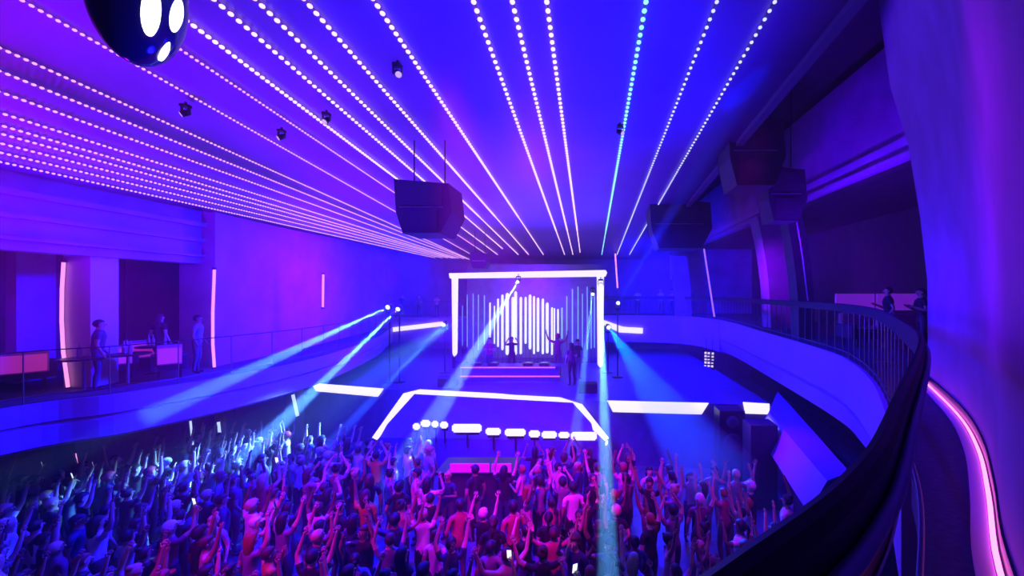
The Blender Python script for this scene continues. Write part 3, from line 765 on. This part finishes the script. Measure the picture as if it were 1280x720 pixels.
# hair (one mesh per style), origin at the centre of the head
def hair(style):
    bm = bmesh.new(); ball(bm, (0, 0, 0), 1, 3)
    for v in bm.verts:
        x, y, z = v.co
        r = Vector((x*.093, y*.112-.012, z*.108+.015))
        if y > .25 and z < .35:              # keep the face free
            r = Vector((x*.06, y*.06-.02, z*.06))
        elif z < -.35 and style != 'long':
            r = Vector((x*.075, y*.095-.012, -.35*.108+.0+z*.04))
        if style == 'long' and z < .1 and y < .3:
            t = (.1-z)/1.1; r = Vector((x*(.098+.02*t), min(y, .0)*.10-.035-.02*t, .02-t*.30+.02*math.sin(x*9)))
        if style == 'curly': r *= 1.16+.07*math.sin(x*23+y*17)*math.cos(z*19)
        v.co = r
    if style == 'bun': ball(bm, (0, -.085, .105), .048, 2)
    if style == 'ponytail':
        tube(bm, (0, -.11, .05), (0, -.15, -.02), .028, .034, seg=8); tube(bm, (0, -.15, -.02), (0, -.13, -.22), .034, .010, seg=8)
    if style == 'cap':
        bmesh.ops.scale(bm, vec=(1.06, 1.04, 1.03), verts=bm.verts)
        bm2 = prism([(math.cos(a)*.075, .07+math.sin(a)*.085, .035) for a in [math.pi*k/8 for k in range(9)]], (0, 0, .008))
        mm = bpy.data.meshes.new('t'); bm2.to_mesh(mm); bm.from_mesh(mm); bm2.free(); bpy.data.meshes.remove(mm)
    for f in bm.faces: f.smooth = True
    me = bpy.data.meshes.new('hair'); bm.to_mesh(me); bm.free(); me.materials.append(BLANK); return me
HAIR = {s: hair(s) for s in ('short', 'long', 'bun', 'ponytail', 'curly', 'cap')}
HCOL = {'black': (.012, .01, .012), 'brown': (.06, .03, .02), 'blond': (.55, .40, .22), 'red': (.30, .07, .03)}
CAPC = {'white': (.75, .75, .78), 'black': (.015, .015, .02), 'red': (.35, .02, .05)}
TOPC = {'black': (.012, .012, .016), 'navy': (.02, .03, .10), 'grey': (.22, .22, .25), 'white': (.80, .80, .84), 'pale pink': (.75, .42, .55), 'red': (.42, .03, .12), 'light blue': (.30, .45, .75),
        'maroon': (.16, .02, .10), 'beige': (.55, .45, .33), 'dark green': (.02, .08, .05), 'mustard': (.5, .32, .05)}
SKIN = [(.62, .42, .33), (.50, .32, .24), (.36, .21, .15), (.20, .11, .08), (.70, .50, .42)]
LEGC = [(.012, .012, .018), (.03, .05, .12), (.08, .08, .09), (.2, .18, .16)]
mc = lambda k, c, r=.8: mat(f'{k}_{c[0]:.3f}_{c[1]:.3f}_{c[2]:.3f}', c, r)
used_lab = set()
def person(loc, rz, pi, top, hs, hc, lab, group, scale=1.0, skin=None):
    me, head, wr = PROTO[pi]
    o = bpy.data.objects.new('person', me); COL.objects.link(o)
    o.location = loc; o.rotation_euler = (0, 0, rz); o.scale = (scale,)*3
    for k, m in enumerate((mc('skin', skin or random.choice(SKIN), .55), mc('cloth', TOPC[top]), mc('cloth', random.choice(LEGC)), mc('shoe', (.02, .02, .02), .5))):
        o.material_slots[k].link = 'OBJECT'; o.material_slots[k].material = m
    tag(o, lab, 'person', group)
    h = bpy.data.objects.new('cap' if hs == 'cap' else 'hair', HAIR[hs]); COL.objects.link(h); h.parent = o; h.location = head
    h.material_slots[0].link = 'OBJECT'; h.material_slots[0].material = mc('hair', CAPC[hc] if hs == 'cap' else HCOL[hc], .6)
    return o
PHONE = bpy.data.meshes.new('phone'); bm = boxbm((0, 0, 0), (.078, .01, .16)); bm.to_mesh(PHONE); bm.free(); PHONE.materials.append(M_black)
PSCR = bpy.data.meshes.new('screen'); bm = boxbm((0, -.006, 0), (.07, .003, .145)); bm.to_mesh(PSCR); bm.free(); PSCR.materials.append(E_screen)
def phone(o, pi, lab):
    me, head, wr = PROTO[pi]; wv, d, s = wr[1]
    M = Matrix.LocRotScale(o.location, o.rotation_euler, o.scale)
    p = M @ (wv+d*.125+Vector((-.02, -.012, .02)))
    t = bpy.data.objects.new('phone', PHONE); COL.objects.link(t); t.location = p; t.rotation_euler = (R(12), 0, o.rotation_euler.z)
    c = bpy.data.objects.new('screen', PSCR); COL.objects.link(c); c.parent = t
    tag(t, lab, 'phone', 'phones held up in the crowd')
POLY = [(-15, 600), (60, 590), (130, 574), (200, 560), (250, 548), (330, 535), (400, 545), (468, 556), (560, 558), (750, 562), (785, 575), (830, 588), (905, 592), (985, 628), (992, 652), (905, 724), (868, 775), (-15, 775)]
def inpoly(x, y, P):
    c = False; j = len(P)-1
    for i in range(len(P)):
        if (P[i][1] > y) != (P[j][1] > y) and x < (P[j][0]-P[i][0])*(y-P[i][1])/(P[j][1]-P[i][1])+P[i][0]: c = not c
        j = i
    return c
random.seed(21)
pts = []
tries = 0
while len(pts) < 292 and tries < 60000:
    tries += 1
    y = random.uniform(5.2, 13.9); x = random.uniform(-20, 7)
    z = 1.58; px = CX+FL*x/y; py = CY+FL*(EYE-z)/y
    if not inpoly(px, py, POLY): continue
    if abs(x-(-3.05)) < 1.35 and 10.0 < y < 11.9: continue
    if 540 < px < 655 and 600 < py < 640: continue
    if x < -15.0: continue
    if y > 12.5 and -7.2 < x < .2: continue
    if abs(x-4.75) < .7 and abs(y-11.6) < .7: continue
    if x > 4.6 and y > 8.2 and (x-4.6) > (12-y)*.0: continue
    md = .56 if tries < 20000 else .50
    if any((x-a)**2+(y-b)**2 < md*md for a, b in pts): continue
    pts.append((x, y))
pts.sort(key=lambda p: p[1])
def zone(x, y):
    px = CX+FL*x/y; py = CY+FL*(EYE-1.6)/y
    if px < 120: return 'low under the dark left balcony' if py > 660 else 'by the pink tube under the left balcony'
    if px < 230: return 'left in the crowd along the picture bottom' if py > 650 else 'in the dim blue crowd under the left balcony'
    if px < 400: return 'front left of the crowd near picture bottom' if py > 655 else 'midway in the left crowd' if py > 595 else 'in the bright cyan-lit patch before the blue tubes'
    if px < 540: return 'bottom centre-left of the crowd' if py > 655 else 'left of the dark booth' if py > 590 else 'before the left lit ramp edge'
    if px < 660: return 'near picture bottom below the dark booth' if py > 640 else 'close beside the dark booth' if py > 585 else 'between the booth and the white light boxes'
    if px < 790: return 'bottom centre-right by the pale vertical beam' if py > 650 else 'right of the dark booth' if py > 590 else 'before the right lit ramp edge'
    return 'lower right close to the dark railing' if py > 640 else 'in the blue crowd under the right balcony'
wt = [('black', 30), ('navy', 11), ('grey', 10), ('white', 22), ('pale pink', 9), ('red', 2), ('light blue', 7), ('maroon', 5), ('beige', 2), ('dark green', 2), ('mustard', .5)]
nph = 0
for x, y in pts:
    for _ in range(500):
        top = random.choices([a for a, b in wt], [b for a, b in wt])[0]
        hs = random.choices(list(HAIR), [34, 24, 8, 10, 8, 9])[0]
        hc = random.choice(list(CAPC)) if hs == 'cap' else random.choices(list(HCOL), [50, 25, 17, 5])[0]
        px = CX+FL*x/y
        pw = [10, 8, 12, 7, 8, 7, 8, 5, 4, 6, 6, 5] if not (230 < px < 420 and y > 9.5) else [2, 2, 22, 7, 8, 10, 6, 9, 5, 1, 1, 8]
        pi = random.choices(range(len(POSES)), pw)[0]
        hd = f'{hc} cap' if hs == 'cap' else f'{hc} bun' if hs == 'bun' else f'{hc} ponytail' if hs == 'ponytail' else f'{hs} {hc} hair'
        lab = f'{top} top, {hd}, {POSES[pi][0]}, {zone(x, y)}'
        if len(lab.split()) > 16: continue
        if lab not in used_lab: break
    used_lab.add(lab)
    faces = random.gauss(0, .35) if random.random() < .86 else random.uniform(-3.1, 3.1)
    az = math.atan2(-( -3.0-x), 18-y)*-1
    o = person((x, y, 0), math.atan2(-(-3.2-x), 19-y)+faces, pi, top, hs, hc, lab, 'people on the dance floor', random.uniform(.94, 1.06))
    if pi == 8 and nph < 16:
        nph += 1; phone(o, pi, f'lit phone of {top}-top person, {hd}, {zone(x, y)}')
# performers on the stage
def stage_p(px, d, rz, pi, top, hs, hc, lab, z=DZ, sc=1.0, g='performers on the stage'):
    return person(((px-CX)/FL*d, d, z), rz, pi, top, hs, hc, lab, g, sc)
stage_p(612, 18.3, math.pi, 1, 'red', 'short', 'black', 'performer in red top standing behind the desk at its left half')
stage_p(640, 18.6, math.pi+.3, 6, 'black', 'short', 'brown', 'performer in black with bent arms behind the middle of the desk')
stage_p(697, 18.2, math.pi-.3, 7, 'maroon', 'curly', 'red', 'performer in maroon with curly red hair at the right end of the desk', sc=1.1)
stage_p(722, 17.6, math.pi+.5, 0, 'black', 'cap', 'black', 'person in black with black cap standing right of the desk')
stage_p(715, 16.4, 0.5, 9, 'maroon', 'long', 'black', 'person in maroon with long black hair on stage before the right post')
# people on the balconies
bp = [(797, 25.7, 'white', 'short', 'brown', 0, 'person in white behind the far back railing, left of the pair'), (826, 25.6, 'white', 'long', 'blond', 1, 'blond person in white behind the far back railing'),
      (840, 25.5, 'pale pink', 'bun', 'black', 0, 'person in pale pink with black bun behind the far back railing'), (862, 25.2, 'navy', 'short', 'black', 0, 'person in navy at the dark end of the far back railing')]
for px, d, top, hs, hc, pi, lab in bp: stage_p(px, d, math.pi, pi, top, hs, hc, lab, RF, .93, 'people on the far balcony')
stage_p(1111, 10.1, 1.2, 9, 'black', 'short', 'black', 'dark-haired person in black between the two violet banquettes', RF, .9, 'people on the right balcony')
stage_p(1152, 9.6, 1.4, 1, 'black', 'ponytail', 'black', 'person in black with ponytail at the edge of the curved purple wall', RF, .88, 'people on the right balcony')
for px, d, top, hs, hc, pi, lab in ((196, 11.2, 'black', 'long', 'black', 10, 'person in black with long hair behind the last lit seats'), (246, 10.9, 'grey', 'short', 'black', 10, 'person in grey near the pink tube at the left wall corner'),
                                     (121, 9.0, 'navy', 'short', 'black', 10, 'person in navy just right of the pale left column')):
    stage_p(px, d, random.uniform(-1.5, 0), pi, top, hs, hc, lab, LFZ, .9, 'people on the left balcony')
for px, d, top, pi, lab in ((503, 25.7, 'black', 6, 'person in black with bent arms on the left back balcony'), (524, 25.7, 'grey', 1, 'person in grey on the left back balcony'), (546, 25.7, 'pale pink', 0, 'person in pale pink beside the left post of the white frame')):
    stage_p(px, d, math.pi, pi, top, 'short', 'black', lab, 4.45, .8, 'people on the back balcony')

# ------------------------------------------------------------------ light
def spot(name, loc, aim, col, power, ang, blend=.5, rad=.1, vol=1.0):
    l = bpy.data.lights.new(name, 'SPOT'); l.color = col; l.energy = power; l.spot_size = R(ang); l.spot_blend = blend; l.shadow_soft_size = rad
    l.cycles.max_bounces = 4
    o = bpy.data.objects.new(name, l); COL.objects.link(o); o.location = loc
    o.rotation_euler = (Vector(aim)-Vector(loc)).to_track_quat('-Z', 'Y').to_euler(); o['kind'] = 'helper'
    return o
BLUE = (.004, .002, 1); VIO = (.30, .0, 1); MAG = (1, .0, .75); PINK = (1, .05, .42); CYAN = (.22, .62, 1)
HZ = {}
def haze_mat(dens, col=(1, 1, 1)):
    k = (dens, col)
    if k in HZ: return HZ[k]
    m = bpy.data.materials.new('haze_shaft'); m.use_nodes = True; nt = m.node_tree; nt.nodes.clear()
    out = nt.nodes.new('ShaderNodeOutputMaterial'); v = nt.nodes.new('ShaderNodeVolumeScatter'); v.inputs['Density'].default_value = dens; v.inputs['Color'].default_value = (*col, 1); v.inputs['Anisotropy'].default_value = 0.0
    nt.links.new(v.outputs[0], out.inputs['Volume']); HZ[k] = m; return m
def beam(src, dst, ang, col, power, dens, label, fixture=True, size=.3, lens=None, over=1.0, flab=None, up=True):
    """real spot lamp plus the shaft of stage smoke it lights"""
    a = Vector(src); b = Vector(dst); L = (b-a).length; d = (b-a).normalized()
    r1 = L*math.tan(R(ang/2))
    bm = bmesh.new(); tube(bm, a+d*(size*.6), b, .25*math.tan(R(ang/2))+.03, r1+.03, seg=20)
    bmesh.ops.recalc_face_normals(bm, faces=bm.faces)
    t = a.copy(); bmesh.ops.translate(bm, vec=-t, verts=bm.verts)
    h = finish('haze', bm, haze_mat(dens), loc=t, smooth=True); tag(h, label, 'light beam', 'beams in the haze', 'stuff')
    spot('beam_lamp', a+d*(size*.6+.04), b, col, power, ang, .35, .03)
    if fixture: moving_head(a-Vector((0, 0, 0)), b, flab or 'moving light throwing the '+label, size, lens or E_lens, up=up, group='stage moving head lights')
def floorhit(px, py, z=0.0):
    d = (EYE-z)*FL/(py-CY); return Vector(((px-CX)/FL*d, d, z))
PB = 60000
def stand(x, y, z0, z1, t):
    bm = bmesh.new(); tube(bm, (x, y, z0), (x, y, z1), .03, seg=8); lathe(bm, [(.25, z0), (.25, z0+.03), (.05, z0+.05)], 14, (x, y, 0))
    tag(finish('lamp_stand', bm, M_black), t, 'lamp stand')
s1 = W(487, 383, 17.0); s1b = s1+Vector((.42, 0, -.05))
BC = (.09, .34, 1)
beam(s1, W(180, 523, 8.6), 3.2, BC, PB*3.6, .13, 'pale blue beam from the left stage side down to the crowd, upper of two', size=.26, up=False, flab='stage light at the left balcony end, source of the upper blue beam')
beam(s1b, W(290, 588, 10.0), 3.6, BC, PB*3.6, .14, 'pale blue beam from the left stage side down to the crowd, lower of two', size=.26, up=False, flab='stage light at the left balcony end, source of the lower blue beam')
s2 = W(556, 404, 19.0)
beam(s2, W(380, 590, 11.5), 3.0, (.02, .10, 1), PB*2.6, .12, 'dim blue beam falling left from the frame left post', size=.28, up=False, flab='stage light beside the left post of the white frame')
beam(W(648, 351, 19.7), floorhit(440, 690, .3), 4.6, (.13, .34, 1), PB*3.6, .12, 'wide pale beam crossing the stage down to the lower left', size=.22, flab='stage light hung on the middle of the white frame')
beam(W(751, 356, 19.6), W(768, 1000, 3.2), 1.15, (.11, .42, 1), PB*42, .14, 'bright white blue vertical beam falling from the frame right post', size=.26, flab='stage light hung at the top of the right post')
beam(W(741, 366, 19.7), floorhit(708, 640, .2), 3.0, (.08, .30, 1), PB*2.2, .12, 'pale beam between the desk and the right post', size=.24, flab='stage light just left of the right post')
s4 = W(760, 408, 19.0)
beam(s4, W(900, 610, 9.0), 11, (.0, .06, 1), PB*1.3, .10, 'broad deep blue beam spreading to the right crowd', size=.28, up=False, flab='stage light at the right post facing the right crowd')
s5 = W(772, 380, 18.0)
beam(s5, W(928, 116, 7.5), 2.4, (.0, .02, 1), PB*1.2, .10, 'deep blue beam rising to the right edge of the ceiling', size=.24, up=False, flab='stage light right of the frame throwing a beam up to the ceiling')
for k, (q, sz, lb) in enumerate(((s1, .26, 'black lamp stand of the left pair of stage lights, left one'), (s1b, .26, 'black lamp stand of the left pair of stage lights, right one'), (s2, .28, 'black lamp stand left of the white frame'),
                 (s4, .28, 'black lamp stand right of the white frame'), (s5, .24, 'black lamp stand farther right of the white frame'))):
    stand(q.x, q.y, DZ, q.z-sz*1.1, lb)
V1 = (.13, .0, 1); V2 = (.22, 0, 1)
# coloured washes of the hall: added spots without any fixture
spot('wash_fill', (-10.0, 6.0, 5.2), (-7, 9, 8.6), V1, 3600, 150, 1, .4)
spot('wash_fill', (-8.6, 12.0, 5.2), (-6, 14, 8.4), V2, 2600, 150, 1, .4)
spot('wash_fill', (-8.2, 3.6, 7.4), (-8.6, 5.6, 8.6), (.8, 0, .9), 420, 150, 1, .3)
spot('wash_fill', (-2.5, 17.0, 5.4), (-2, 13, 9), (.07, 0, 1), 3200, 150, 1, .4)
spot('wash_fill', (-1.0, 10, 7.0), (-1.0, 12, 10), V1, 650, 120, 1, .3)
spot('wash_fill', (1.4, 8, 6.6), (.0, 7.5, 10), BLUE, 1500, 125, 1, .4)
spot('wash_fill', (-2.0, 4, 6.2), (-1.9, 5, 10), BLUE, 1200, 150, 1, .4)
spot('wash_fill', (-4.5, 9.5, 8.2), (-4.5, 10.5, 0), BLUE, 16000, 130, 1, .3)
spot('wash_fill', (1.0, 13, 8.0), (4.0, 9.5, 1.5), BLUE, 8500, 120, 1, .3)
spot('wash_fill', (-1.5, 4.0, 8.4), (-1.2, 9.5, 1.5), (.8, 0, .85), 5600, 44, .9, .15)
spot('wash_fill', (-6.5, 3.5, 8.0), (-5.2, 8.0, 1.5), (.7, 0, .85), 3400, 40, .9, .15)
spot('wash_fill', (2.5, 6, 8.4), (2.2, 8.8, 1.5), (.55, 0, .8), 1400, 40, .9, .15)
spot('wash_fill', (-6.0, 11.5, 8.0), (-12.0, 10, 3.4), BLUE, 8500, 110, 1, .3)
spot('wash_fill', (-5.2, 15.4, 4.9), (-9.2, 11.3, 1.7), (.15, .52, 1), 28000, 24, 1, .1)
spot('wash_fill', (-5.5, 12.5, 6.0), (-11.5, 9.5, 1.5), BLUE, 6000, 60, 1, .1)
spot('wash_fill', (-7.5, 16, 6.8), (-11.5, 15.5, 6.0), V2, 2600, 140, 1, .3)
spot('wash_fill', (1.6, 5.2, 7.0), (4.9, 5.6, 5.2), (.08, 0, 1), 620, 62, 1, .3)
spot('wash_fill', (1.9, 3.6, 6.3), (3.3, 3.2, 5.9), (.20, 0, 1), 70, 150, 1, .2)
spot('wash_fill', (3.3, 2.3, 6.9), (2.7, 2.5, 7.0), (.9, 0, .9), .01, 140, 1, .2)
spot('wash_fill', (5.2, 10, 6.4), (7.2, 10.5, 9.6), (.11, 0, 1), 1300, 130, 1, .3)
spot('wash_fill', (4.5, 15, 7.4), (7.8, 16, 6.6), (.28, 0, 1), 1500, 60, 1, .3)
spot('wash_fill', (-3, 20.8, 6.9), (-3, 23, 5.5), V1, 1500, 150, 1, .2)
spot('wash_fill', (-3, 13.5, 7.8), (-3, 17, 2), (.06, 0, 1), 3800, 100, 1, .2)
spot('wash_fill', (-2.2, 17.2, 6.9), (-2.6, 18.4, 3), (1, 0, .35), 380, 60, 1, .1)

spot('wash_fill', (-8.5, 19.5, 8.0), (-9, 18, 2), BLUE, 9000, 130, 1, .2)
spot('wash_fill', (3.5, 20, 7.9), (3.6, 19.5, 2), BLUE, 9000, 140, 1, .2)
spot('wash_fill', (2.5, 17.5, 6.0), (6.5, 25, 6.4), BLUE, 6000, 110, 1, .2)
spot('wash_fill', (-4, 10.5, 5.5), (-3.6, 15, 1.2), (.04, 0, 1), 5000, 110, 1, .2)
spot('wash_fill', (.9, 3.0, 7.2), (2.6, 2.4, 6.6), (.45, 0, .9), 70, 110, 1, .1)
spot('wash_fill', (3.4, 11.5, 3.4), (5.2, 10.2, 1.8), (.3, 0, 1), 330, 70, 1, .1)
w = bpy.data.worlds.new('World'); SC.world = w; w.use_nodes = True
nt = w.node_tree; bg = nt.nodes['Background']; bg.inputs['Color'].default_value = (.0, .0, .01, 1); bg.inputs['Strength'].default_value = 0.1
v = nt.nodes.new('ShaderNodeVolumeScatter'); v.inputs['Density'].default_value = .008; v.inputs['Color'].default_value = (1, 1, 1, 1)
nt.links.new(v.outputs[0], nt.nodes['World Output'].inputs['Volume'])

# ------------------------------------------------------------------ camera
cd = bpy.data.cameras.new('camera'); cam = bpy.data.objects.new('camera', cd); COL.objects.link(cam)
cam.location = (0, 0, EYE); cam.rotation_euler = (R(90), 0, 0)
cd.sensor_width = 36; cd.lens = FL/1280*36; cd.shift_x = (640-CX)/1280; cd.shift_y = (CY-360)/1280
cd.clip_start = .02; cd.clip_end = 200
SC.camera = cam
SC.view_settings.view_transform = 'Standard'; SC.view_settings.look = 'None'; SC.view_settings.exposure = 0; SC.view_settings.gamma = 1
SC.view_settings.use_curve_mapping = False
cy = SC.cycles
cy.use_denoising = True; cy.denoiser = 'OPENIMAGEDENOISE'; cy.sample_clamp_indirect = 2; cy.sample_clamp_direct = 0
cy.max_bounces = 5; cy.diffuse_bounces = 2; cy.glossy_bounces = 3; cy.transmission_bounces = 4; cy.volume_bounces = 0; cy.transparent_max_bounces = 12
cy.caustics_reflective = False; cy.caustics_refractive = False
